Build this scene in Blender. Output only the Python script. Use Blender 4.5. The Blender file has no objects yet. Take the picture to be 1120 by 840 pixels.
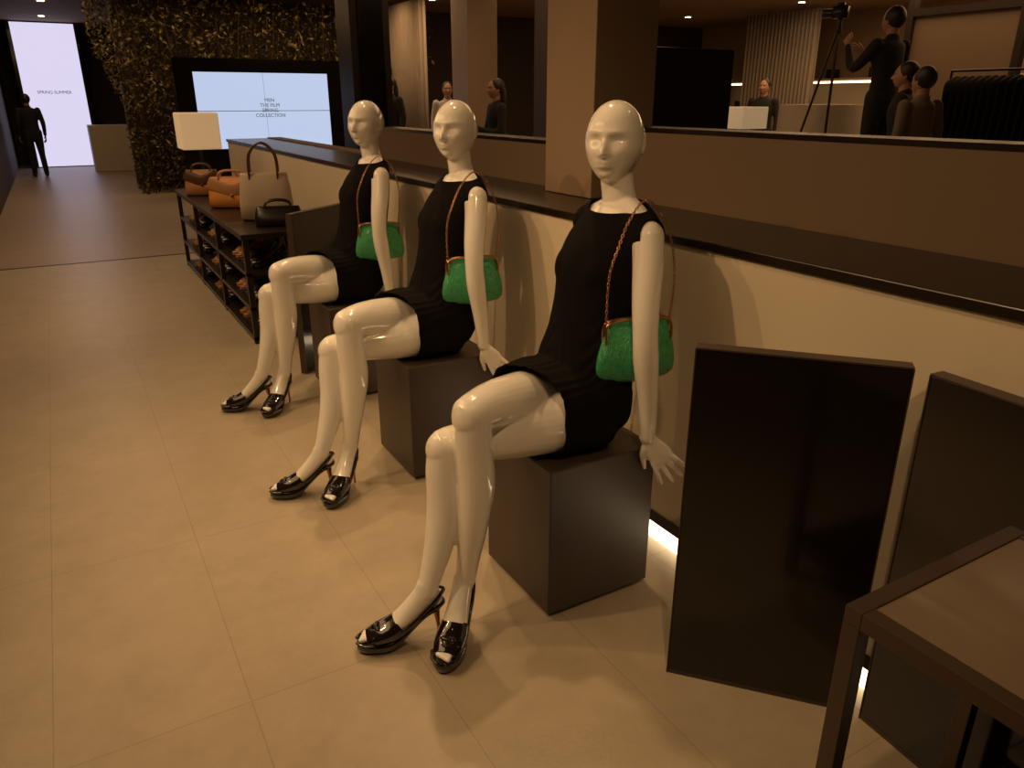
import bpy, bmesh, math, random
from mathutils import Vector, Matrix
random.seed(7)
S = bpy.context.scene
try:
    S.view_settings.view_transform = 'Standard'
except Exception as e:
    print(e)
COL = S.collection

# ------------------------------------------------------------ materials
def mat(name, col, rough=0.5, metal=0.0, coat=0.0, var=0.0, vscale=8.0, bump=0.0, bscale=60.0, emit=None, estr=0.0, spec=0.5, kind=None):
    m = bpy.data.materials.new(name); m.use_nodes = True
    nt = m.node_tree; b = nt.nodes['Principled BSDF']
    b.inputs['Base Color'].default_value = (*col, 1)
    b.inputs['Roughness'].default_value = rough
    b.inputs['Metallic'].default_value = metal
    b.inputs['Coat Weight'].default_value = coat
    b.inputs['Coat Roughness'].default_value = 0.05
    b.inputs['Specular IOR Level'].default_value = spec
    tc = nt.nodes.new('ShaderNodeTexCoord')
    if var > 0:
        n = nt.nodes.new('ShaderNodeTexNoise'); n.inputs['Scale'].default_value = vscale; n.inputs['Detail'].default_value = 6
        r = nt.nodes.new('ShaderNodeValToRGB')
        r.color_ramp.elements[0].position = 0.3; r.color_ramp.elements[1].position = 0.7
        r.color_ramp.elements[0].color = (*[c*(1-var) for c in col], 1)
        r.color_ramp.elements[1].color = (*[min(1, c*(1+var)) for c in col], 1)
        nt.links.new(tc.outputs['Object'], n.inputs['Vector']); nt.links.new(n.outputs['Fac'], r.inputs['Fac'])
        nt.links.new(r.outputs['Color'], b.inputs['Base Color'])
    if bump > 0:
        if kind == 'scales':
            n2 = nt.nodes.new('ShaderNodeTexVoronoi'); n2.inputs['Scale'].default_value = bscale
            n2.inputs['Randomness'].default_value = 0.15; out = n2.outputs['Distance']
        else:
            n2 = nt.nodes.new('ShaderNodeTexNoise'); n2.inputs['Scale'].default_value = bscale; n2.inputs['Detail'].default_value = 4
            out = n2.outputs['Fac']
        bp = nt.nodes.new('ShaderNodeBump'); bp.inputs['Strength'].default_value = bump; bp.inputs['Distance'].default_value = 0.004
        nt.links.new(tc.outputs['Object'], n2.inputs['Vector']); nt.links.new(out, bp.inputs['Height']); nt.links.new(bp.outputs['Normal'], b.inputs['Normal'])
    if emit:
        b.inputs['Emission Color'].default_value = (*emit, 1); b.inputs['Emission Strength'].default_value = estr
    return m

M_white = mat('mannequin_gloss_white', (0.90, 0.87, 0.80), 0.12, coat=0.9)
M_dress = mat('black_fabric', (0.007, 0.006, 0.006), 0.95, bump=0.3, bscale=300, spec=0.1)
M_patent = mat('black_patent', (0.010, 0.008, 0.008), 0.08, coat=1.0)
M_copper = mat('copper_metal', (0.55, 0.29, 0.15), 0.28, metal=1.0)
M_green = mat('green_mesh', (0.05, 0.38, 0.15), 0.28, metal=0.1, coat=0.3, var=0.25, vscale=120, bump=0.7, bscale=230, kind='scales')
M_block = mat('dark_brown_laminate', (0.055, 0.038, 0.028), 0.42, var=0.15, vscale=4)
M_panel = mat('black_gloss_panel', (0.006, 0.004, 0.003), 0.14, coat=0.3)
M_edge = mat('panel_edge_bronze', (0.05, 0.034, 0.024), 0.4)
M_cream = mat('cream_wall_paint', (0.68, 0.60, 0.46), 0.55, var=0.04, vscale=2)
M_ledge = mat('dark_ledge', (0.012, 0.007, 0.005), 0.25)
M_brownwall = mat('brown_wall', (0.15, 0.10, 0.058), 0.6, var=0.08, vscale=1.5)
M_column = mat('taupe_column', (0.30, 0.21, 0.13), 0.6, var=0.05, vscale=2)
M_darkwall = mat('dark_wall', (0.045, 0.028, 0.017), 0.7, var=0.1, vscale=1)
M_midwall = mat('tan_wall', (0.34, 0.24, 0.14), 0.7, var=0.08, vscale=1)
M_ceil = mat('ceiling_paint', (0.28, 0.17, 0.10), 0.8, var=0.05, vscale=1)
M_frame = mat('dark_metal_frame', (0.03, 0.021, 0.015), 0.35, metal=0.4)
M_tabletop = mat('smoked_table_top', (0.20, 0.15, 0.105), 0.22, var=0.08, vscale=6, coat=.3)
M_tableframe = mat('bronze_table_frame', (0.075, 0.05, 0.034), 0.35, metal=0.3)
M_led = mat('led_strip', (1, 1, 1), 0.5, emit=(1, 0.75, 0.46), estr=4)
M_lamp = mat('lamp_shade', (0.9, 0.8, 0.62), 0.8, emit=(1, 0.68, 0.36), estr=0.24)
M_spot = mat('downlight_glow', (1, 1, 1), 0.5, emit=(1, 0.76, 0.46), estr=14)
M_screen = mat('screen_glow', (0.02, 0.02, 0.02), 0.3, emit=(0.60, 0.70, 0.95), estr=0.85)
M_screen2 = mat('screen_glow_white', (0.02, 0.02, 0.02), 0.3, emit=(0.80, 0.74, 0.98), estr=0.9)
M_text = mat('screen_text', (0.05, 0.05, 0.08), 0.6)
M_whitecounter = mat('white_counter', (0.58, 0.50, 0.40), 0.5, var=0.04)
M_orange = mat('orange_leather', (0.66, 0.27, 0.06), 0.45, bump=0.3, bscale=200)
M_tan = mat('tan_leather', (0.44, 0.22, 0.09), 0.45, bump=0.3, bscale=200)
M_tote = mat('cream_leather', (0.48, 0.40, 0.30), 0.5, bump=0.3, bscale=150)
M_blackleather = mat('black_leather', (0.012, 0.01, 0.01), 0.3, bump=0.3, bscale=150)
M_brownleather = mat('brown_leather', (0.09, 0.04, 0.02), 0.35, bump=0.3, bscale=150)
M_skin = mat('skin', (0.42, 0.22, 0.14), 0.55)
M_hair = mat('dark_hair', (0.015, 0.009, 0.006), 0.5, bump=0.5, bscale=90)
M_suit = mat('dark_suit', (0.012, 0.010, 0.010), 0.85, bump=0.2, bscale=120)
M_grey = mat('grey_shirt', (0.16, 0.115, 0.085), 0.8, bump=0.2, bscale=120)
M_shirt = mat('white_shirt', (0.6, 0.52, 0.45), 0.8, bump=0.2, bscale=120)
M_curtain = mat('curtain_fabric', (0.40, 0.33, 0.25), 0.8, bump=0.2, bscale=90)
M_stem = mat('branch_bark', (0.06, 0.035, 0.015), 0.8)

def leaf_mat():
    m = bpy.data.materials.new('golden_leaves'); m.use_nodes = True
    nt = m.node_tree; b = nt.nodes['Principled BSDF']; b.inputs['Roughness'].default_value = 0.55
    tc = nt.nodes.new('ShaderNodeTexCoord'); n = nt.nodes.new('ShaderNodeTexNoise'); n.inputs['Scale'].default_value = 14
    r = nt.nodes.new('ShaderNodeValToRGB'); e = r.color_ramp.elements
    e[0].position = 0.36; e[0].color = (0.015, 0.011, 0.004, 1); e[1].position = 0.70; e[1].color = (0.46, 0.32, 0.10, 1)
    x = e.new(0.53); x.color = (0.08, 0.07, 0.018, 1)
    nt.links.new(tc.outputs['Object'], n.inputs['Vector']); nt.links.new(n.outputs['Fac'], r.inputs['Fac']); nt.links.new(r.outputs['Color'], b.inputs['Base Color'])
    return m
M_leaf = leaf_mat()

def floor_mat(name, c1, c2, mortar):
    m = bpy.data.materials.new(name); m.use_nodes = True
    nt = m.node_tree; b = nt.nodes['Principled BSDF']; L = nt.links
    tc = nt.nodes.new('ShaderNodeTexCoord'); mp = nt.nodes.new('ShaderNodeMapping')
    mp.inputs['Location'].default_value = (-0.17 + 8.2, -1.53 + 8.2, 0)
    br = nt.nodes.new('ShaderNodeTexBrick'); br.offset = 0.0; br.squash = 1.0
    br.inputs['Scale'].default_value = 1.0; br.inputs['Brick Width'].default_value = 0.41; br.inputs['Row Height'].default_value = 0.82
    br.inputs['Mortar Size'].default_value = 0.0015; br.inputs['Mortar Smooth'].default_value = 0.6
    br.inputs['Color1'].default_value = (*c1, 1); br.inputs['Color2'].default_value = (*c2, 1); br.inputs['Mortar'].default_value = (*mortar, 1)
    n = nt.nodes.new('ShaderNodeTexNoise'); n.inputs['Scale'].default_value = 5; n.inputs['Detail'].default_value = 11; n.inputs['Roughness'].default_value = 0.75
    mr = nt.nodes.new('ShaderNodeMapRange'); mr.inputs[3].default_value = 0.70; mr.inputs[4].default_value = 1.26
    mx = nt.nodes.new('ShaderNodeVectorMath'); mx.operation = 'SCALE'
    L.new(tc.outputs['Object'], mp.inputs['Vector']); L.new(mp.outputs['Vector'], br.inputs['Vector'])
    L.new(tc.outputs['Object'], n.inputs['Vector']); L.new(n.outputs['Fac'], mr.inputs[0])
    L.new(br.outputs['Color'], mx.inputs[0]); L.new(mr.outputs[0], mx.inputs['Scale']); L.new(mx.outputs[0], b.inputs['Base Color'])
    n2 = nt.nodes.new('ShaderNodeTexNoise'); n2.inputs['Scale'].default_value = 90; n2.inputs['Detail'].default_value = 3
    bp = nt.nodes.new('ShaderNodeBump'); bp.inputs['Strength'].default_value = 0.25; bp.inputs['Distance'].default_value = 0.002
    L.new(tc.outputs['Object'], n2.inputs['Vector']); L.new(n2.outputs['Fac'], bp.inputs['Height']); L.new(bp.outputs['Normal'], b.inputs['Normal'])
    b.inputs['Roughness'].default_value = 0.38; b.inputs['Specular IOR Level'].default_value = 0.45
    return m
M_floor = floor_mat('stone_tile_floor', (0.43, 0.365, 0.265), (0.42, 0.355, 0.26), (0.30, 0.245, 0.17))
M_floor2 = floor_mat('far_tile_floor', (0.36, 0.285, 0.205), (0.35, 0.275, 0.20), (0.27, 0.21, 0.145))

# ------------------------------------------------------------ mesh builder
class MB:
    def __init__(s): s.v = []; s.f = []
    def add(s, vs, fs, mtx=None):
        o = len(s.v)
        s.v += [(mtx @ Vector(p)) if mtx else Vector(p) for p in vs]
        s.f += [tuple(i+o for i in f) for f in fs]
    def rings(s, rings, p0=None, p1=None, mtx=None):
        vs = []; fs = []; n = len(rings[0])
        for r in rings: vs += r
        for i in range(len(rings)-1):
            for j in range(n):
                a = i*n+j; b = i*n+(j+1) % n
                fs.append((a, b, b+n, a+n))
        if p0 is not None:
            vs.append(p0); k = len(vs)-1
            for j in range(n): fs.append((k, (j+1) % n, j))
        else: fs.append(tuple(reversed(range(n))))
        if p1 is not None:
            vs.append(p1); k = len(vs)-1; o = (len(rings)-1)*n
            for j in range(n): fs.append((k, o+j, o+(j+1) % n))
        else:
            o = (len(rings)-1)*n; fs.append(tuple(range(o, o+n)))
        s.add(vs, fs, mtx)
    def tube(s, pts, rad, side=(0, 1, 0), seg=20, steps=5, mtx=None, cap=True, inflate=0.0, power=1.0):
        P = [Vector(p) for p in pts]; R = [(r, r) if isinstance(r, (int, float)) else r for r in rad]
        R = [(a+inflate, b+inflate) for a, b in R]
        cp = []; cr = []
        n = len(P)
        def cr_(p0, p1, p2, p3, t):
            return 0.5*((2*p1)+(p2-p0)*t+(2*p0-5*p1+4*p2-p3)*t*t+(3*p1-p0-3*p2+p3)*t**3)
        for i in range(n-1):
            a = P[max(0, i-1)]; b = P[i]; c = P[i+1]; d = P[min(n-1, i+2)]
            ra = R[max(0, i-1)]; rb = R[i]; rc = R[i+1]; rd = R[min(n-1, i+2)]
            for k in range(steps):
                t = k/steps
                cp.append(cr_(a, b, c, d, t)); cr.append(tuple(max(0.0005, cr_(ra[q], rb[q], rc[q], rd[q], t)) for q in (0, 1)))
        cp.append(P[-1]); cr.append(R[-1])
        sd = Vector(side); rings = []
        def ring(c, T, ra, rb):
            A = sd - T*sd.dot(T)
            if A.length < 1e-4: A = Vector((1, 0, 0)) - T*T.x
            A.normalize(); B = T.cross(A)
            out = []
            for j in range(seg):
                th = 2*math.pi*j/seg; cc = math.cos(th); ss = math.sin(th)
                if power != 1.0:
                    cc = math.copysign(abs(cc)**power, cc); ss = math.copysign(abs(ss)**power, ss)
                out.append(c+A*ra*cc+B*rb*ss)
            return out
        m = len(cp)
        Ts = []
        for i in range(m):
            T = cp[min(m-1, i+1)]-cp[max(0, i-1)]
            Ts.append(T.normalized())
        p0 = p1 = None
        if cap:
            ra, rb = cr[0]; q = min(ra, rb)
            for th in (75, 50, 25):
                t = math.radians(th); rings.append(ring(cp[0]-Ts[0]*q*math.sin(t), Ts[0], ra*math.cos(t), rb*math.cos(t)))
            p0 = cp[0]-Ts[0]*q
        for i in range(m): rings.append(ring(cp[i], Ts[i], *cr[i]))
        if cap:
            ra, rb = cr[-1]; q = min(ra, rb)
            for th in (25, 50, 75):
                t = math.radians(th); rings.append(ring(cp[-1]+Ts[-1]*q*math.sin(t), Ts[-1], ra*math.cos(t), rb*math.cos(t)))
            p1 = cp[-1]+Ts[-1]*q
        s.rings(rings, p0, p1, mtx)
    def ell(s, c, r, mtx=None, nu=24, nv=16, rot=None):
        c = Vector(c); r = (r, r, r) if isinstance(r, (int, float)) else r
        rings = []
        for i in range(1, nv):
            th = math.pi*i/nv
            rg = []
            for j in range(nu):
                ph = 2*math.pi*j/nu
                p = Vector((r[0]*math.sin(th)*math.cos(ph), r[1]*math.sin(th)*math.sin(ph), -r[2]*math.cos(th)))
                if rot: p = rot @ p
                rg.append(c+p)
            rings.append(rg)
        a = Vector((0, 0, -r[2])); b = Vector((0, 0, r[2]))
        if rot: a = rot @ a; b = rot @ b
        s.rings(rings, c+a, c+b, mtx)
    def box(s, x0, x1, y0, y1, z0, z1, mtx=None):
        vs = [(x0, y0, z0), (x1, y0, z0), (x1, y1, z0), (x0, y1, z0), (x0, y0, z1), (x1, y0, z1), (x1, y1, z1), (x0, y1, z1)]
        fs = [(0, 3, 2, 1), (4, 5, 6, 7), (0, 1, 5, 4), (1, 2, 6, 5), (2, 3, 7, 6), (3, 0, 4, 7)]
        s.add(vs, fs, mtx)
    def torus(s, R, r, mtx, nu=12, nv=6, sx=1.0):
        vs = []; fs = []
        for i in range(nu):
            a = 2*math.pi*i/nu
            for j in range(nv):
                b = 2*math.pi*j/nv; q = R+r*math.cos(b)
                vs.append((q*math.cos(a)*sx, q*math.sin(a), r*math.sin(b)))
        for i in range(nu):
            for j in range(nv):
                fs.append((i*nv+j, ((i+1) % nu)*nv+j, ((i+1) % nu)*nv+(j+1) % nv, i*nv+(j+1) % nv))
        s.add(vs, fs, mtx)
    def mesh(s, name, m=None, smooth=True):
        me = bpy.data.meshes.new(name); me.from_pydata([tuple(p) for p in s.v], [], s.f); me.update()
        bm = bmesh.new(); bm.from_mesh(me); bmesh.ops.recalc_face_normals(bm, faces=bm.faces); bm.to_mesh(me); bm.free()
        if smooth:
            for p in me.polygons: p.use_smooth = True
        if m: me.materials.append(m)
        return me
    def obj(s, name, m=None, parent=None, smooth=True, bevel=0):
        o = bpy.data.objects.new(name, s.mesh(name, m, smooth)); COL.objects.link(o)
        if parent: o.parent = parent
        if bevel:
            md = o.modifiers.new('bevel', 'BEVEL'); md.width = bevel; md.segments = 2; md.limit_method = 'ANGLE'
        return o

def link(name, me, parent=None):
    o = bpy.data.objects.new(name, me); COL.objects.link(o)
    if parent: o.parent = parent
    return o
def empty(name, loc=(0, 0, 0)):
    e = bpy.data.objects.new(name, None); e.location = loc; e.empty_display_size = 0.1; COL.objects.link(e); return e
def box(name, x0, x1, y0, y1, z0, z1, m, parent=None, bevel=0):
    b = MB(); b.box(x0, x1, y0, y1, z0, z1); return b.obj(name, m, parent, smooth=False, bevel=bevel)
def remesh(mb, name, m, voxel=0.004, smooth=3, fac=0.5):
    o = bpy.data.objects.new('tmp', mb.mesh('tmp')); COL.objects.link(o)
    r = o.modifiers.new('r', 'REMESH'); r.mode = 'VOXEL'; r.voxel_size = voxel; r.use_smooth_shade = True
    if smooth:
        q = o.modifiers.new('s', 'SMOOTH'); q.factor = fac; q.iterations = smooth
    dg = bpy.context.evaluated_depsgraph_get(); dg.update()
    me = bpy.data.meshes.new_from_object(o.evaluated_get(dg)); me.name = name
    bpy.data.objects.remove(o)
    me.materials.clear(); me.materials.append(m)
    for p in me.polygons: p.use_smooth = True
    return me
def cut(me, planes):
    bm = bmesh.new(); bm.from_mesh(me)
    for co, no in planes:
        bmesh.ops.bisect_plane(bm, geom=bm.verts[:]+bm.edges[:]+bm.faces[:], plane_co=co, plane_no=no, clear_outer=True)
    bm.to_mesh(me); bm.free()
    for p in me.polygons: p.use_smooth = True

# ------------------------------------------------------------ anatomy helpers
def sst(x, a, b):
    t = max(0, min(1, (x-a)/(b-a))); return t*t*(3-2*t)
def head(mb, mtx, ears=True, wide=1.0):
    nu, nv = 88, 72
    def P(th, ph):
        x = math.sin(th)*math.cos(ph); y = math.sin(th)*math.sin(ph); z = -math.cos(th)
        t = max(0, -z)
        X = 0.092*x; Y = 0.067*y; Z = 0.104*z
        if x < 0:
            X *= 1.05
            X *= (1-0.50*t)
        else:
            X *= 0.93
        Y *= 1-0.20*t**1.6
        f = sst(x, 0.05, 0.5)
        g = lambda y0, z0, sy, sz: math.exp(-((Y-y0)/sy)**2-((Z-z0)/sz)**2)
        X += 0.012*t*(1 if x > 0 else 0.3)*sst(x, -0.2, 0.5)
        d = 0
        for sg in (-1, 1):
            d += -0.014*g(sg*0.024, 0.007, 0.016, 0.013)
            d += 0.0045*g(sg*0.025, 0.002, 0.011, 0.006)
            d += 0.005*g(sg*0.023, 0.028, 0.022, 0.008)
            d += 0.0045*g(sg*0.009, -0.025, 0.006, 0.006)
            d += 0.003*g(sg*0.036, -0.022, 0.016, 0.016)
        pr = 0
        if Z < 0.028: pr = 0.022*sst(0.028-Z, 0, 0.052)
        pr *= 1-sst(-Z, 0.026, 0.036)
        d += pr*math.exp(-(Y/0.0085)**2)
        d += 0.006*g(0, -0.045, 0.018, 0.005)+0.007*g(0, -0.055, 0.015, 0.006)-0.004*g(0, -0.050, 0.02, 0.0022)
        d += 0.007*g(0, -0.082, 0.020, 0.014)-0.003*g(0, -0.066, 0.02, 0.006)
        X += f*d
        return Vector((X*(1+(wide-1)*.6), Y*wide, Z))
    rings = [[P(math.pi*i/nv, 2*math.pi*j/nu) for j in range(nu)] for i in range(1, nv)]
    mb.rings(rings, P(0, 0), P(math.pi, 0), mtx)
    if ears:
        for sg in (-1, 1):
            mb.ell((-0.008, sg*0.066*wide, -0.004), (0.014, 0.006, 0.026), mtx, 14, 10, Matrix.Rotation(-0.15, 3, 'Y'))
def hand(mb, wrist, d, n, thumb, sc=1.0, curl=0.25):
    W = Vector(wrist); d = Vector(d).normalized(); n = Vector(n); n = (n-d*n.dot(d)).normalized(); w = d.cross(n)*thumb
    k = sc
    mb.tube([W-d*.01*k, W+d*.02*k, W+d*.055*k, W+d*.085*k], [(.020*k, .015*k), (.026*k, .014*k), (.036*k, .012*k), (.034*k, .009*k)], side=w, seg=16, steps=4)
    offs = [.028, .010, -.009, -.026]; lens = [.066, .075, .070, .055]; spr = [.22, .06, -.08, -.24]
    for o, l, s_ in zip(offs, lens, spr):
        b = W+d*.075*k+w*o*k; dd = (d+w*s_).normalized()
        p1 = b+dd*.022*k; p2 = p1+(dd-n*curl).normalized()*l*.5*k; p3 = p2+(dd-n*curl*2.2).normalized()*l*.42*k
        mb.tube([b, p1, p2, p3], [.0082*k, .0080*k, .0072*k, .0056*k], side=w, seg=12, steps=3)
    b = W+d*.022*k+w*.020*k; t1 = (d*.75+w*.75-n*.15).normalized(); t2 = (d*.95+w*.45-n*.2).normalized()
    mb.tube([b, b+t1*.03*k, b+t1*.03*k+t2*.028*k, b+t1*.03*k+t2*.05*k], [.012*k, .0098*k, .0085*k, .0062*k], side=n, seg=12, steps=3)

def place(loc, yaw=0, sc=1.0, tilt=0):
    return Matrix.Translation(loc) @ Matrix.Rotation(yaw, 4, 'Z') @ Matrix.Rotation(tilt, 4, 'Y') @ Matrix.Scale(sc, 4)

# ------------------------------------------------------------ shoes (local: +x toe, ball of foot at origin)
def shoe_black(mb, mtx):
    mb.tube([(-.142, 0, .110), (-.125, 0, .106), (-.09, 0, .086), (-.05, 0, .050), (-.02, 0, .029), (.01, 0, .0195), (.045, 0, .0185), (.072, 0, .019), (.086, 0, .020)],
            [(.010, .005), (.026, .008), (.026, .007), (.027, .009), (.035, .014), (.041, .0185), (.037, .0175), (.028, .0155), (.014, .012)], seg=22, steps=4, mtx=mtx, cap=False, power=0.75)
    mb.tube([(-.030, 0, .066), (-.005, 0, .053), (.025, 0, .045), (.050, 0, .038), (.060, 0, .036)],
            [(.038, .030), (.0425, .029), (.041, .024), (.035, .018), (.031, .015)], seg=24, steps=4, mtx=mtx, cap=False)
    for sg in (-1, 1):
        mb.tube([(-.010, sg*.039, .055), (-.050, sg*.033, .070), (-.092, sg*.031, .105), (-.128, sg*.023, .140), (-.146, 0, .149)], [(.003, .007)]*5, seg=8, steps=4, mtx=mtx)
        mb.tube([(.045, sg*.036, .035), (.068, sg*.028, .032), (.084, sg*.010, .032)], [(.004, .007)]*3, side=(0, 0, 1), seg=8, steps=4, mtx=mtx)
    mb.tube([(-.09, .0, .094), (-.115, 0, .108), (-.138, 0, .113)], [(.029, .009), (.030, .011), (.018, .010)], seg=20, steps=3, mtx=mtx)
    mb.ell((.030, 0, .066), (.010, .022, .006), mtx, 14, 8)
    mb.torus(.012, .004, mtx @ Matrix.Translation((.038, 0, .062)) @ Matrix.Rotation(.3, 4, 'Y'))
def shoe_heel(mb, mtx):
    mb.tube([(-.122, 0, .102), (-.125, 0, .075), (-.128, 0, .035), (-.130, 0, .001)], [.014, .008, .0048, .0045], side=(0, 1, 0), seg=12, steps=3, mtx=mtx, cap=False)
def foot(mb, mtx):
    mb.tube([(-.10, 0, .165), (-.092, 0, .138), (-.055, 0, .097), (-.01, 0, .063), (.03, 0, .048), (.058, 0, .041)],
            [(.025, .027), (.028, .031), (.030, .028), (.035, .020), (.034, .014), (.024, .010)], seg=20, steps=4, mtx=mtx)
    mb.ell((-.118, 0, .126), (.024, .024, .026), mtx)
    for i in range(5):
        mb.ell((.072-.0035*i, .016-.0085*i, .041), (.013, .0055, .008), mtx, 10, 8)

# ------------------------------------------------------------ MANNEQUIN (built once, at block with Y 1.43-1.78)
FA = place((.659, 1.445, 0), math.radians(226)); FB = place((.531, 1.552, 0), math.radians(165))
TOR = [((1.150, 1.605, .505), (.140, .070)), ((1.150, 1.605, .56), (.160, .108)), ((1.165, 1.605, .64), (.143, .102)), ((1.188, 1.605, .73), (.118, .086)),
       ((1.203, 1.605, .83), (.124, .092)), ((1.213, 1.605, .92), (.132, .098)), ((1.235, 1.605, .99), (.132, .082)), ((1.252, 1.605, 1.045), (.105, .060))]
TORD = [((1.150, 1.605, .505), (.140, .070)), ((1.150, 1.605, .56), (.160, .108)), ((1.160, 1.605, .64), (.148, .108)), ((1.180, 1.605, .73), (.130, .098)),
       ((1.198, 1.605, .83), (.128, .097)), ((1.211, 1.605, .92), (.132, .099)), ((1.235, 1.605, .99), (.132, .082)), ((1.252, 1.605, 1.045), (.105, .060))]
def torso(mb, inf=0.0, tor=TOR):
    mb.tube([t[0] for t in tor], [t[1] for t in tor], seg=36, steps=5, inflate=inf)
    mb.tube([(1.240, 1.462, 1.022), (1.256, 1.53, 1.052), (1.262, 1.605, 1.068), (1.268, 1.68, 1.052), (1.262, 1.748, 1.022)], [.036, .039, .048, .039, .036], side=(0, 0, 1), seg=20, inflate=inf)
    for y in (1.555, 1.659):
        mb.ell((1.162, y, .915), (.047+inf, .052+inf, .060+inf))
TA = ([(1.12, 1.675, .55), (1.03, 1.635, .575), (.92, 1.582, .605), (.83, 1.542, .622), (.765, 1.514, .622)], [.088, .082, .071, .060, .052])
TB = ([(1.12, 1.53, .54), (1.02, 1.538, .532), (.90, 1.553, .527), (.80, 1.570, .522), (.725, 1.582, .517)], [.084, .078, .068, .057, .050])
body = MB(); torso(body)
body.tube([(1.262, 1.605, 1.03), (1.262, 1.606, 1.075), (1.256, 1.610, 1.115), (1.252, 1.616, 1.17), (1.262, 1.622, 1.24)], [(.075, .060), (.052, .050), (.044, .044), (.043, .044), (.043, .046)], seg=24)
HM = place((1.245, 1.620, 1.240), math.radians(216), 0.985)
head(body, HM, ears=True, wide=1.14)
body.tube(*TA, seg=28)
body.ell((.763, 1.512, .614), (.051, .049, .053))
body.tube([(.767, 1.513, .618), (.764, 1.510, .55), (.770, 1.508, .44), (.760, 1.508, .34), (.745, 1.511, .23), (.735, 1.513, .155)], [.050, .047, .049, .042, .032, .027], seg=24)
body.tube(*TB, seg=28)
body.ell((.720, 1.583, .511), (.050, .048, .051))
body.tube([(.725, 1.582, .515), (.712, 1.577, .45), (.705, 1.563, .36), (.678, 1.545, .27), (.645, 1.530, .19), (.628, 1.523, .150)], [.049, .047, .047, .039, .030, .027], seg=24)
foot(body, FA); foot(body, FB)
body.tube([(1.240, 1.462, 1.022), (1.228, 1.440, .96), (1.205, 1.412, .87), (1.195, 1.395, .795), (1.200, 1.392, .72), (1.218, 1.396, .61), (1.230, 1.400, .500)],
          [.041, .040, .036, .0325, .0330, .027, .0205], side=(0, 1, 0), seg=24)
hand(body, (1.230, 1.400, .497), (.50, -.26, -.80), (-.70, -.65, .1), 1, 0.98, 0.12)
body.tube([(1.262, 1.748, 1.022), (1.272, 1.770, .96), (1.290, 1.790, .87), (1.300, 1.808, .79), (1.295, 1.815, .70), (1.290, 1.822, .60), (1.285, 1.826, .500)],
          [.041, .040, .036, .0325, .0330, .027, .0205], seg=24)
hand(body, (1.285, 1.826, .497), (.15, .10, -1), (-.1, 1, .1), 1, 0.98, 0.15)
body_me = remesh(body, 'mannequin_body', M_white, 0.0035, 3)

dr = MB(); torso(dr, .010, TORD)
dr.tube([(1.17, 1.605, .57), (1.10, 1.602, .572), (1.02, 1.596, .574), (.94, 1.582, .576), (.84, 1.572, .578)], [(.160, .110), (.160, .112), (.146, .114), (.128, .112), (.110, .105)], seg=32, power=.8)
dr.tube(*TA, seg=28, inflate=.011); dr.tube(*TB, seg=28, inflate=.011)
dress_me = remesh(dr, 'black_dress', M_dress, 0.006, 6)
nrm = [v.normal.copy() for v in dress_me.vertices]
for v, nn in zip(dress_me.vertices, nrm):
    z = v.co.z; w = math.exp(-((z-.70)/.09)**2)
    v.co += nn*(.0045*w*(.5+.5*math.sin(95*z+38*v.co.y+10*math.sin(30*v.co.y)))+.0015*math.sin(60*v.co.x+25*v.co.y)*sst(1.12-v.co.x, 0, .1))
cut(dress_me, [((.962, 1.575, .57), Vector((-.95, -.31, .0))),
               ((1.25, 1.605, 1.083), Vector((-.22, 0, .97))),
               ((1.25, 1.436, .98), Vector((0, -.98, .18))), ((1.25, 1.774, .98), Vector((0, .98, .18)))])

sb = MB(); shoe_black(sb, FA); shoe_black(sb, FB); shoes_me = sb.mesh('patent_slingbacks', M_patent)
sh = MB(); shoe_heel(sh, FA); shoe_heel(sh, FB); heels_me = sh.mesh('stiletto_heels', M_copper)

# purse
PM = place((1.215, 1.450, .655), math.radians(-12))
pu = MB(); rings = []
prof = [(0, .082, .004), (.004, .098, .014), (.016, .110, .024), (.040, .113, .030), (.075, .108, .031), (.110, .098, .026), (.135, .088, .017), (.146, .083, .010)]
for z, w, t in prof:
    rg = []
    for j in range(56):
        a = 2*math.pi*j/56; c = math.cos(a); s_ = math.sin(a)
        c2 = math.copysign(abs(c)**.75, c); pl = 1+.05*math.sin(a*14)*(z/.146)
        rg.append(Vector((w*c2, t*s_*pl, z-.010*(1-abs(c2))*(1-z/.146))))
    rings.append(rg)
pu.rings(rings, None, None, PM); purse_me = pu.mesh('pouch', M_green)
fr = MB()
for sg in (-1, 1):
    fr.tube([(-.092, sg*.012, .108), (-.092, sg*.009, .142), (-.080, sg*.006, .158), (-.04, sg*.005, .163), (0, sg*.005, .164), (.04, sg*.005, .163), (.080, sg*.006, .158), (.092, sg*.009, .142), (.092, sg*.012, .108)],
            [.0042]*9, side=(0, 1, 0), seg=10, mtx=PM)
fr.ell((-.008, -.004, .175), .0085, PM, 12, 8); fr.ell((.008, .004, .175), .0085, PM, 12, 8)
fr.ell((-.090, 0, .154), .006, PM, 10, 8); fr.ell((.090, 0, .154), .006, PM, 10, 8)
frame_me = fr.mesh('clasp_frame', M_copper)
gb = MB(); gb.box(-.080, .080, -.006, .006, .135, .160, PM); gusset_me = gb.mesh('gusset', M_green, False)
ch = MB()
pA = PM @ Vector((-.090, 0, .158)); pB = PM @ Vector((.090, 0, .158))
path = [pA, Vector((1.125, 1.462, .93)), Vector((1.148, 1.462, 1.0)), Vector((1.190, 1.474, 1.066)), Vector((1.247, 1.488, 1.106)), Vector((1.296, 1.480, 1.070)), Vector((1.318, 1.455, .99)), Vector((1.318, 1.440, .90)), pB]
dense = []
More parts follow.
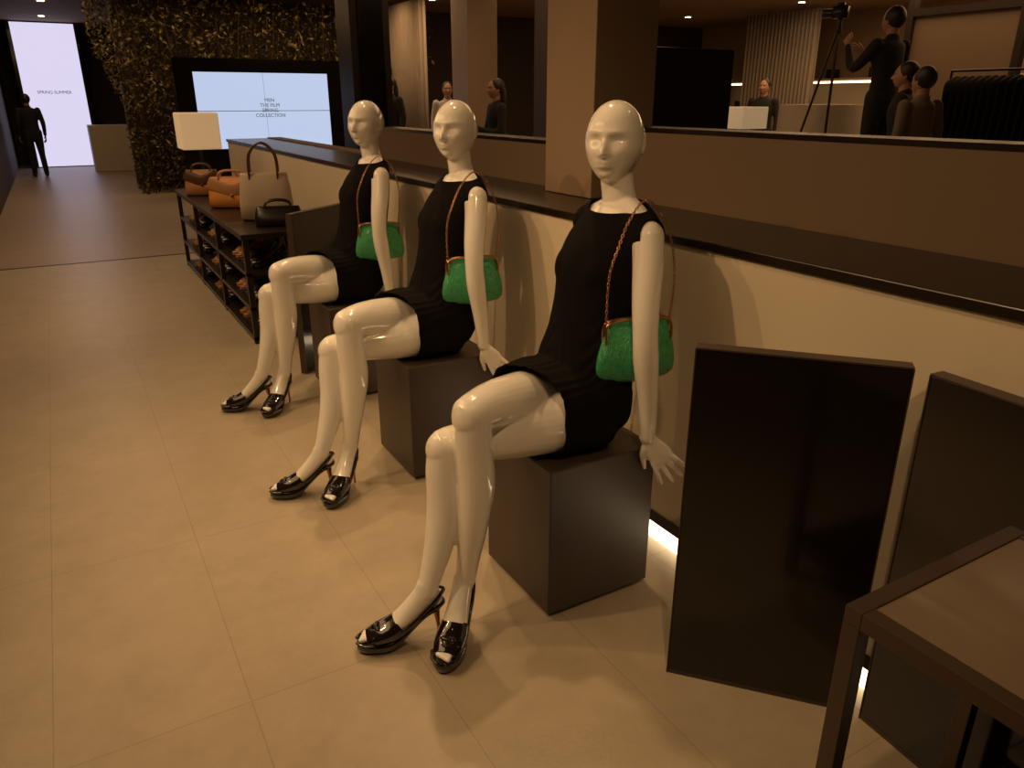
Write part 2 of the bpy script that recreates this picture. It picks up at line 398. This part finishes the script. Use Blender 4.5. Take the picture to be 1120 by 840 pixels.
for i in range(len(path)-1):
    a = path[max(0, i-1)]; b = path[i]; c = path[i+1]; d = path[min(len(path)-1, i+2)]
    for k in range(40):
        t = k/40; dense.append(0.5*((2*b)+(c-a)*t+(2*a-5*b+4*c-d)*t*t+(3*b-a-3*c+d)*t**3))
dense.append(path[-1]); acc = 0; k = 0
for i in range(1, len(dense)):
    acc += (dense[i]-dense[i-1]).length
    if acc >= 0.0075:
        acc = 0; T = (dense[i]-dense[i-1]).normalized(); q = T.to_track_quat('X', 'Z').to_matrix().to_4x4()
        ch.torus(.0032, .0012, Matrix.Translation(dense[i]) @ q @ Matrix.Rotation(math.pi/2*(k % 2)+.4, 4, 'X'), 10, 5, 1.5); k += 1
chain_me = ch.mesh('chain_strap', M_copper)

bl = MB(); bl.box(.945, 1.29, 1.432, 1.778, .012, .45); bl_me = bl.mesh('block_body', M_block, False)
bl2 = MB(); bl2.box(.965, 1.27, 1.452, 1.758, 0, .013); bl2_me = bl2.mesh('block_plinth', M_frame, False)
for i in range(3):
    dy = .93*i
    e = empty('seated_mannequin', (0, dy, 0))
    link('body', body_me, e); link('dress', dress_me, e).modifiers.new('sol', 'SOLIDIFY').thickness = .003
    link('shoes', shoes_me, e); link('stiletto_heels', heels_me, e)
    p = empty('green_chain_handbag', (0, dy, 0)); link('pouch', purse_me, p); link('clasp_frame', frame_me, p); link('chain_strap', chain_me, p); link('gusset', gusset_me, p)
    b = empty('display_block', (0, dy, 0)); o = link('block_body', bl_me, b); o.modifiers.new('bev', 'BEVEL').width = .003; link('plinth', bl2_me, b)

# ------------------------------------------------------------ ROOM SHELL
box('floor', -5.2, 16, -3.2, 7.6, -.1, 0, M_floor)
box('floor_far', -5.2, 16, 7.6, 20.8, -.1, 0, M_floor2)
box('trim_floor_joint', -5, 1.4, 7.585, 7.615, 0, .003, M_frame)
box('ceiling', -5.2, 16, -3.2, 20.8, 2.85, 2.95, M_ceil)
box('wall_left', -5.2, -5.0, -3.2, 20.8, 0, 2.85, M_midwall)
box('wall_front', -5.0, 16, -3.2, -3.0, 0, 2.85, M_midwall)
box('wall_back', -5.0, 16, 20.5, 20.7, 0, 2.85, M_darkwall)
box('wall_right', 13, 13.2, -3.0, 20.5, 0, 2.85, M_midwall)
box('wall_passage', -1.0, -.75, 8.9, 20.5, 0, 2.85, M_darkwall)
box('wall_planting', 1.05, 13, 13.9, 14.1, 0, 2.85, M_darkwall)
lw = empty('low_partition_wall')
box('cream_face', 1.45, 1.60, -2.9, 8.0, .11, .967, M_cream, lw)
box('recess', 1.49, 1.60, -2.9, 8.0, 0, .11, M_frame, lw)
box('kick_rail', 1.446, 1.49, -2.9, 8.0, .075, .112, M_frame, lw)
box('led_strip', 1.462, 1.489, -2.9, 8.0, .004, .04, M_led, lw)
box('dark_ledge', 1.44, 1.825, -2.9, 8.02, .967, .992, M_ledge, lw, .003)
box('ledge_back', 1.60, 1.825, -2.9, 8.0, 0, .967, M_darkwall, lw)
bw = empty('brown_balustrade')
box('panel_near', 1.83, 1.96, -2.9, 2.35, 0, 1.235, M_brownwall, bw)
box('panel_mid', 1.83, 1.96, 2.69, 4.9, 0, 1.165, M_brownwall, bw)
box('panel_far', 1.83, 1.96, 4.9, 8.0, 0, 1.00, M_brownwall, bw)
box('cap_near', 1.828, 1.97, -2.9, 2.35, 1.235, 1.25, M_ledge, bw)
box('cap_mid', 1.828, 1.97, 2.69, 4.9, 1.165, 1.18, M_ledge, bw)
box('square_column', 1.71, 1.99, 2.36, 2.68, .993, 2.85, M_column, None, .004)

# ------------------------------------------------------------ black panels
def slab(name, a, b, h, th=.035):
    a = Vector(a); b = Vector(b); d = (b-a); L = d.length; yaw = math.atan2(d.y, d.x)
    e = empty(name)
    m = place((a.x, a.y, 0), yaw)
    q = MB(); q.box(0, L, 0, th, .012, h, m); q.obj('gloss_board', M_panel, e, False, .002)
    q = MB(); q.box(-.002, L+.002, -.001, th+.001, h, h+.004, m); q.box(-.003, 0, -.001, th+.001, 0, h, m); q.box(L, L+.003, -.001, th+.001, 0, h, m); q.box(0, L, 0, th, 0, .012, m)
    q.obj('edge_trim', M_edge, e, False)
slab('black_display_panel', (1.093, 1.109), (1.367, .800), .850)
slab('black_display_panel', (1.378, .770), (1.323, .10), .845)
slab('black_display_panel', (.93, 3.74), (1.33, 4.05), .82)

# ------------------------------------------------------------ foreground table
tb = empty('metal_frame_table')
x0, x1, y0, y1, zt = .87, 1.30, -.35, .54, .66
q = MB()
t = .028
q.box(x0, x1, y1-t, y1, zt-t, zt); q.box(x0, x1, y0, y0+t, zt-t, zt); q.box(x0, x0+t, y0+t, y1-t, zt-t, zt); q.box(x1-t, x1, y0+t, y1-t, zt-t, zt)
for xx in (x0, x1-t):
    for yy in (y0, y1-t): q.box(xx, xx+t, yy, yy+t, 0, zt-t)
q.box(x0+t, x1-t, y1-t, y1, .10, .10+t); q.box(x0, x0+t, y0+t, y1-t, .10, .10+t); q.box(x1-t, x1, y0+t, y1-t, .10, .10+t)
q.obj('frame', M_tableframe, tb, False, .0015)
box('top_panel', x0+t, x1-t, y0+t, y1-t, zt-.02, zt-.003, M_tabletop, tb)
box('lower_shelf', x0+t, x1-t, y0+t, y1-t, .115, .125, M_frame, tb)
q = MB(); q.tube([(1.075, .355, .671), (1.095, .325, .674), (1.12, .285, .671)], [(.018, .013), (.026, .017), (.02, .012)]); q.obj('black_coin_purse', M_blackleather)

# ------------------------------------------------------------ shelving unit
su = empty('display_shelving_unit')
q = MB(); X0, X1, Y0, Y1 = .81, 1.28, 4.40, 7.05; t = .03
for yy in (Y0, 5.28, 6.16, Y1-t):
    for xx in (X0, X1-t): q.box(xx, xx+t, yy, yy+t, 0, .61)
for zz in (.02, .20, .40):
    q.box(X0, X1, Y0, Y1, zz, zz+.02)
q.box(X0-.01, X1+.01, Y0-.01, Y1+.01, .61, .64)
q.obj('frame_and_shelves', M_frame, su, False, .002)

def bag(name, loc, w, d, h, m, yaw=0, handles=0.0, hm=None, flap=False):
    e = empty(name); mt = place(loc, yaw)
    b = MB(); rings = []
    for z, k, kd in ((0, .92, .8), (.04, 1, 1), (.35, 1.0, .98), (.7, .94, .75), (.95, .88, .4), (1, .86, .3)):
        rg = []
        for j in range(36):
            a = 2*math.pi*j/36; c = math.cos(a); s_ = math.sin(a)
            rg.append(Vector((math.copysign(abs(c)**.55, c)*w/2*k, math.copysign(abs(s_)**.6, s_)*d/2*kd, z*h+.004)))
        rings.append(rg)
    b.rings(rings, None, None, mt); b.obj('bag_body', m, e)
    if handles:
        b = MB()
        for sg in (-1, 1):
            b.tube([(-w*.26, sg*d*.22, h*.78), (-w*.24, sg*d*.2, h+handles*.6), (0, sg*d*.22, h+handles), (w*.24, sg*d*.2, h+handles*.6), (w*.26, sg*d*.22, h*.78)], [.006]*5, side=(0, 1, 0), seg=8, mtx=mt)
        b.obj('handles', hm or m, e)
    if flap:
        b = MB(); b.tube([(-w*.44, -d*.30, h*.86), (0, -d*.44, h*.60), (w*.44, -d*.30, h*.86)], [(.01, h*.22)]*3, side=(0, 1, 0), mtx=mt, seg=16)
        b.ell((0, -d*.50, h*.45), .012, mt, 10, 8); b.obj('flap', hm or m, e)
bag('cream_tote_bag', (1.08, 4.92, .64), .32, .15, .28, M_tote, math.radians(-20), .18, M_brownleather)
bag('black_handbag', (1.08, 4.64, .64), .28, .13, .11, M_blackleather, math.radians(-15), .04)
bag('orange_handbag', (1.02, 5.62, .64), .34, .15, .20, M_orange, math.radians(-25), .05, M_tan, True)
bag('tan_handbag', (1.08, 6.15, .64), .26, .13, .16, M_tan, math.radians(-15), .05, M_tan, True)
bag('tan_handbag', (.95, 6.50, .64), .26, .13, .19, M_tan, math.radians(-15), .05, M_brownleather, True)
for k, (yy, zz, mm) in enumerate(((4.75, .22, M_tan), (5.05, .42, M_blackleather), (5.6, .42, M_brownleather), (6.5, .42, M_tan), (6.45, .22, M_blackleather), (5.65, .22, M_brownleather))):
    bag('small_handbag', (1.12, yy, zz), .2, .09, .12, mm, -1.2, .02, None, True)
for k, mm in enumerate((M_patent, M_brownleather, M_tan)):
    b = MB()
    for zz in (.04, .22, .42):
        for j in range(3):
            yy = 4.58+j*.88+k*.17
            if yy > 6.9: continue
            for dx in (-.05, .05): shoe_black(b, place((.92, yy+dx, zz), math.radians(180+random.uniform(-6, 6)), .85)); shoe_heel(b, place((.92, yy+dx, zz), math.radians(180), .85))
    b.obj('display_shoes', mm)
tl = empty('table_lamp'); b = MB(); b.box(.87, 1.17, 6.72, 7.02, .97, 1.25); o = b.obj('shade', M_lamp, tl, False, .01)
b = MB(); b.tube([(1.02, 6.87, .655), (1.02, 6.87, .97)], [.012, .012]); b.tube([(1.02, 6.87, .641), (1.02, 6.87, .655)], [.08, .08], cap=False); b.obj('stem_and_base', M_frame, tl)

# ------------------------------------------------------------ screens
def text(name, body_, loc, size, parent):
    cu = bpy.data.curves.new(name, 'FONT'); cu.body = body_; cu.size = size; cu.align_x = 'CENTER'; cu.align_y = 'CENTER'; cu.extrude = .001
    o = bpy.data.objects.new(name, cu); COL.objects.link(o); o.rotation_euler = (math.pi/2, 0, 0); o.location = loc; cu.materials.append(M_text); o.parent = parent
vs = empty('video_wall'); box('black_surround', 1.58, 4.20, 12.05, 12.3, .0, 1.90, M_panel, vs)
for i in range(2):
    for j in range(2):
        box('screen', 1.83+i*.957, 1.83+i*.957+.949, 12.03, 12.05, .68+j*.523, .68+j*.523+.515, M_screen, vs)
text('caption', 'MEN\nTHE FILM\nSPRING\nCOLLECTION', (2.84, 12.02, 1.24), .07, vs)
ss = empty('side_screen'); box('surround', 4.22, 4.66, 12.0, 12.1, 0, 1.90, M_panel, ss); box('screen', 4.28, 4.58, 11.98, 12.0, .85, 1.73, M_screen, ss)
ts = empty('tall_light_screen'); box('casing', -.45, .80, 19.42, 19.6, 0, 2.84, M_panel, ts); box('screen', -.38, .75, 19.40, 19.42, .02, 2.82, M_screen2, ts)
text('caption', 'SPRING SUMMER', (.18, 19.39, 1.50), .085, ts)
box('reception_counter', .62, 1.5, 17.7, 18.4, 0, .88, M_whitecounter, None, .01)

# hedge
hd = empty('planted_leaf_wall'); b = MB()
def leaf(p, s_):
    a = Vector((random.gauss(0, 1), random.gauss(0, 1), random.gauss(0, 1))).normalized(); c = a.orthogonal().normalized()
    c = Matrix.Rotation(random.uniform(0, 6.28), 3, a) @ c
    b.add([p-a*s_, p+c*s_*.4, p+a*s_, p-c*s_*.4], [(0, 1, 2, 3)])
for i in range(11500):
    z = random.uniform(.02, 2.78); xl = 1.02 if z < 1.2 else 1.02-.35*min(1, (z-1.2)/1.0)
    x = xl+(random.random()**1.2)*(5.9-xl); y = 12.95+.9*random.random()**1.4
    leaf(Vector((x, y+.12*math.sin(x*5+z*3), z)), random.uniform(.025, .06))
b.obj('leaves', M_leaf, hd, False)
b = MB()
for i in range(90):
    x = random.uniform(1.0, 5.8); y = random.uniform(13.0, 13.8)
    b.tube([(x, y, 0), (x+random.uniform(-.1, .1), y, 1.0), (x+random.uniform(-.2, .2), y+random.uniform(-.1, .05), random.uniform(2.2, 2.75))], [.012, .009, .004], side=(0, 1, 0), seg=6, steps=3)
b.obj('branches', M_stem, hd)

# ------------------------------------------------------------ back room furniture
def column(name, x0, x1, y0, y1, m): box(name, x0, x1, y0, y1, 0, 2.85, m, None, .004)
dc = empty('mirrored_column'); box('core', 2.62, 3.02, 7.6, 8.0, 0, 2.85, M_frame, dc); box('mirror_face', 2.70, 2.95, 7.585, 7.6, .4, 2.6, M_panel, dc)
column('pale_column', 5.0, 5.45, 9.8, 10.3, M_column)
column('dark_pillar', 5.3, 5.9, 8.0, 8.6, M_darkwall)
box('black_cabinet', 3.86, 4.72, 4.67, 5.2, 0, 1.71, M_panel, None, .005)
def curtain(name, x, ya, yb, z0, z1, amp=.05):
    b = MB(); n = 160; vs_ = []; fs = []
    for i in range(n+1):
        y = ya+(yb-ya)*i/n; xx = x+amp*math.sin(i*.75)
        vs_ += [(xx, y, z0), (xx, y, z1)]
    for i in range(n): fs.append((2*i, 2*i+2, 2*i+3, 2*i+1))
    b.add(vs_, fs); o = b.obj(name, M_curtain); o.modifiers.new('s', 'SOLIDIFY').thickness = .01
curtain('sheer_curtain', 11.5, 9.5, 11.1, .05, 2.8)
curtain('sheer_curtain', 5.2, 11.7, 13.0, .05, 2.8)
sh2 = empty('lit_wall_shelving')
for zz in (.5, 1.0, 1.68): box('shelf', 12.5, 12.99, 4.5, 12.5, zz, zz+.04, M_whitecounter, sh2)
box('shelf_light', 12.52, 12.58, 4.5, 12.5, 1.64, 1.67, M_led, sh2)
b = MB()
for k in range(60):
    y = 4.6+k*.13; h = random.uniform(.08, .3); z = random.choice((.54, 1.04, 1.04, 1.72)); b.box(12.65, 12.9, y, y+random.uniform(.06, .12), z, z+h)
b.obj('folded_stock', M_suit, sh2, False)
b = MB(); b.tube([(7.62, 6.12, 0), (7.62, 6.12, 1.30)], [.46, .46], seg=48, cap=False); o = b.obj('round_white_counter', M_whitecounter); o.modifiers.new('e', 'EDGE_SPLIT')
t2 = empty('shaded_desk_lamp'); box('shade', 5.12, 5.42, 4.90, 5.16, 1.11, 1.29, M_lamp, t2, .005); b = MB(); b.tube([(5.27, 5.03, .77), (5.27, 5.03, 1.11)], [.012]*2); b.tube([(5.27, 5.03, .752), (5.27, 5.03, .77)], [.07]*2, cap=False); b.obj('stem', M_frame, t2)
sd = empty('side_console'); box('top', 4.85, 5.6, 4.75, 5.4, .72, .75, M_frame, sd)
for xx in (4.86, 5.56):
    for yy in (4.76, 5.36): box('leg', xx, xx+.03, yy, yy+.03, 0, .72, M_frame, sd)
fo = empty('framed_mirror'); b = MB()
b.box(9.35, 9.45, 5.0, 5.08, 0, 2.8); b.box(9.35, 9.45, 6.35, 6.43, 0, 2.8); b.box(9.35, 9.45, 5.08, 6.35, 2.3, 2.38); b.obj('frame', M_frame, fo, False); box('glass', 9.41, 9.43, 5.08, 6.35, 0.02, 2.3, M_brownwall, fo)
cr_ = empty('clothes_rail'); b = MB()
b.tube([(8.0, 3.6, 1.62), (8.0, 4.9, 1.62)], [.012]*2, side=(1, 0, 0)); b.tube([(8.0, 3.6, 0), (8.0, 3.6, 1.62)], [.012]*2); b.tube([(8.0, 4.9, 0), (8.0, 4.9, 1.62)], [.012]*2); b.obj('rail', M_frame, cr_)
b = MB()
for k in range(16):
    y = 3.7+k*.075; l = random.uniform(.6, .95)
    b.tube([(8.0, y, 1.57), (8.0, y, 1.50), (8.0, y, 1.3), (8.0, y, 1.55-l)], [(.04, .012), (.20, .022), (.21, .026), (.24, .03)], side=(1, 0, 0), seg=14, cap=False)
b.obj('garments', M_suit, cr_)

# ------------------------------------------------------------ people
def person(name, loc, yaw, h, top, bottom, hair='short', pose='stand', zoff=0):
    sc = h/1.75; e = empty(name); mt = place(loc, yaw, sc)
    arms = {'stand': ([(0, .19, 1.42), (-.02, .24, 1.15), (.06, .25, .90)], [(0, -.19, 1.42), (-.02, -.24, 1.15), (.06, -.25, .90)]),
            'camera': ([(0, .19, 1.42), (.16, .27, 1.22), (.36, .16, 1.42)], [(0, -.19, 1.42), (.12, -.28, 1.20), (.34, -.06, 1.36)]),
            'phone': ([(0, .19, 1.42), (.06, .24, 1.15), (.30, .12, 1.18)], [(0, -.19, 1.42), (.06, -.24, 1.15), (.28, -.08, 1.20)])}[pose]
    c = MB()
    c.tube([(0, 0, .92), (0, 0, 1.02), (0, 0, 1.15), (.01, 0, 1.30), (0, 0, 1.42), (-.01, 0, 1.48)], [(.17, .11), (.16, .105), (.155, .10), (.18, .115), (.17, .095), (.07, .06)], seg=24, mtx=mt)
    for a in arms: c.tube(a, [.060, .048, .034], side=(0, 0, 1) if pose != 'stand' else (1, 0, 0), seg=14, mtx=mt)
    link('upper_clothing', remesh(c, 'upper_clothing', top, .012*sc, 2), e)
    c = MB()
    for sg in (-1, 1):
        c.tube([(0, sg*.09, .95), (.01, sg*.10, .70), (.015, sg*.105, .48), (-.01, sg*.11, .25), (-.015, sg*.115, .07)], [.10, .083, .062, .058, .05], side=(0, 1, 0), seg=16, mtx=mt)
    c.tube([(0, 0, .86), (0, 0, 1.0)], [(.165, .105), (.16, .10)], mtx=mt)
    link('trousers', remesh(c, 'trousers', bottom, .012*sc, 2), e)
    c = MB()
    for sg in (-1, 1): c.tube([(-.06, sg*.115, .045), (.04, sg*.118, .045), (.14, sg*.125, .030)], [(.036, .040), (.042, .040), (.034, .022)], side=(0, 1, 0), seg=14, mtx=mt)
    c.obj('shoes', M_blackleather, e)
    c = MB(); hm = mt @ place((.015, 0, 1.635), 0, 1.1)
    head(c, hm, wide=1.1); c.tube([(-.01, 0, 1.44), (0, 0, 1.50), (.0, 0, 1.58)], [.065, .056, .055], mtx=mt)
    for a, th in zip(arms, (1, -1)):
        w = Vector(a[2]); d = (w-Vector(a[1])).normalized()
        W = mt @ (w+d*.02); D = (mt.to_3x3() @ d); N = mt.to_3x3() @ Vector((0, th, 0))
        if abs(D.normalized().dot(N.normalized())) > .95: N = Vector((0, 0, 1))
        hand(c, W, D, N, th, sc*1.05, .5)
    c.obj('head_and_hands', M_skin, e)
    c = MB(); c.ell((-.018, 0, .022), (.092, .082, .096), hm, 28, 20)
    if hair == 'long':
        c.tube([(-.04, 0, .04), (-.075, 0, -.04), (-.075, 0, -.14), (-.07, 0, -.22)], [(.07, .05), (.078, .045), (.085, .035), (.05, .02)], mtx=hm, seg=18)
    c.obj('hair', M_hair, e)
person('visitor', (-.33, 17.1, 0), math.radians(100), 1.45, M_suit, M_suit)
person('visitor', (4.42, 11.2, 0), math.radians(200), 1.66, M_suit, M_suit, 'long')
person('visitor', (4.30, 7.75, 0), math.radians(170), 1.56, M_suit, M_suit, 'long', 'phone')
person('visitor', (5.25, 11.0, 0), math.radians(250), 1.6, M_shirt, M_suit)
person('man_in_suit', (9.27, 8.5, 0), math.radians(200), 1.64, M_suit, M_suit, 'short', 'stand')
person('photographer', (7.12, 5.02, .42), math.radians(85), 1.75, M_suit, M_suit, 'short', 'camera')
box('photographer_step', 6.8, 7.5, 4.75, 5.32, 0, .42, M_frame)
person('visitor', (6.72, 4.52, 0), math.radians(120), 1.66, M_suit, M_suit)
person('visitor', (6.34, 4.10, 0), math.radians(80), 1.60, M_grey, M_suit)
tp = empty('tripod_camera'); c = MB(); cx, cy, cz = 7.02, 5.56, 2.04
for ax, ay in ((.30, .22), (-.40, .28), (-.12, -.12)):
    c.tube([(cx, cy, cz), (cx+ax, cy+ay, .01)], [.014, .010], side=(0, 1, 0), seg=10)
c.tube([(cx, cy, cz-.05), (cx, cy, cz+.06)], [.03, .025]); c.obj('tripod', M_frame, tp)
c = MB(); cm = place((cx, cy, cz+.12), 2.0); c.box(-.07, .07, -.05, .05, -.05, .06, cm); c.box(-.03, .03, -.035, .035, .06, .09, cm); c.tube([(.07, 0, 0), (.17, 0, 0)], [.04, .045], side=(0, 1, 0), mtx=cm, cap=False); c.obj('camera_body', M_blackleather, tp)

# ------------------------------------------------------------ downlights
b = MB()
spots = [(x, y) for x in (-3, .2, 2.9, 5.6, 8.4, 11) for y in (-1, 1.5, 4.2, 7, 9.5, 12.2, 15.5, 18.2)]
spots += [(3.6, 10.6), (4.4, 9.2), (4.9, 8.8), (6.3, 10.8), (7.2, 9.0), (10, 8.2), (9.6, 6.6)]
for x, y in spots: b.tube([(x, y, 2.842), (x, y, 2.852)], [.05, .05], seg=16, cap=False, side=(0, 1, 0))
b.obj('recessed_downlights', M_spot)

# ------------------------------------------------------------ lights
def spot(loc, tgt, e, size=50, blend=.6, col=(1, .61, .285), r=.035):
    l = bpy.data.lights.new('spot', 'SPOT'); l.energy = e; l.spot_size = math.radians(size); l.spot_blend = blend; l.color = col; l.shadow_soft_size = r
    o = bpy.data.objects.new('ceiling_spotlight', l); COL.objects.link(o); o.location = loc; o.rotation_euler = (Vector(tgt)-Vector(loc)).to_track_quat('-Z', 'Y').to_euler()
def area(loc, e, sx, sy, col=(1, .60, .29)):
    l = bpy.data.lights.new('area', 'AREA'); l.energy = e; l.shape = 'RECTANGLE'; l.size = sx; l.size_y = sy; l.color = col
    o = bpy.data.objects.new('fill_area_light', l); COL.objects.link(o); o.location = loc  # soft fill added under the ceiling to lift brightness, no actual fixture
for i in range(3):
    dy = .93*i
    spot((-1.1, 2.0+dy, 2.8), (1.0, 1.5+dy, .6), 76, 68, 1.0)
    spot((1.42, 2.40+dy, 2.8), (.72, 1.50+dy, .1), 62, 55, 1.0)
spot((.3, .1, 2.8), (1.0, 1.3, .4), 55, 80, 1.0)
spot((-.3, 5.0, 2.8), (1.0, 5.6, .5), 60, 80, 1.0)
area((-1.0, 3.2, 2.82), 30, 1.2, 4)
area((-.3, 7.5, 2.82), 26, 1.5, 4)
area((.0, 14, 2.82), 28, 1.0, 6)
area((4.5, 6.5, 2.82), 34, 2, 5)
area((9.5, 6.5, 2.82), 100, 3, 5)
area((3, 12.3, 2.82), 26, 4, .5)
area((5.2, 11.0, 2.82), 20, 2, 1)
W = bpy.data.worlds.new('w'); S.world = W; W.use_nodes = True
W.node_tree.nodes['Background'].inputs[0].default_value = (.5, .28, .14, 1); W.node_tree.nodes['Background'].inputs[1].default_value = .05

# ------------------------------------------------------------ camera
cam = bpy.data.cameras.new('cam'); co_ = bpy.data.objects.new('camera', cam); COL.objects.link(co_)
cam.sensor_width = 36; cam.lens = 26.42; cam.clip_start = .02
co_.location = (0, 0, 1.34); co_.rotation_euler = (math.radians(90-20.66), 0, math.radians(-30.1))
S.camera = co_
print('faces body', len(body_me.polygons), 'dress', len(dress_me.polygons))
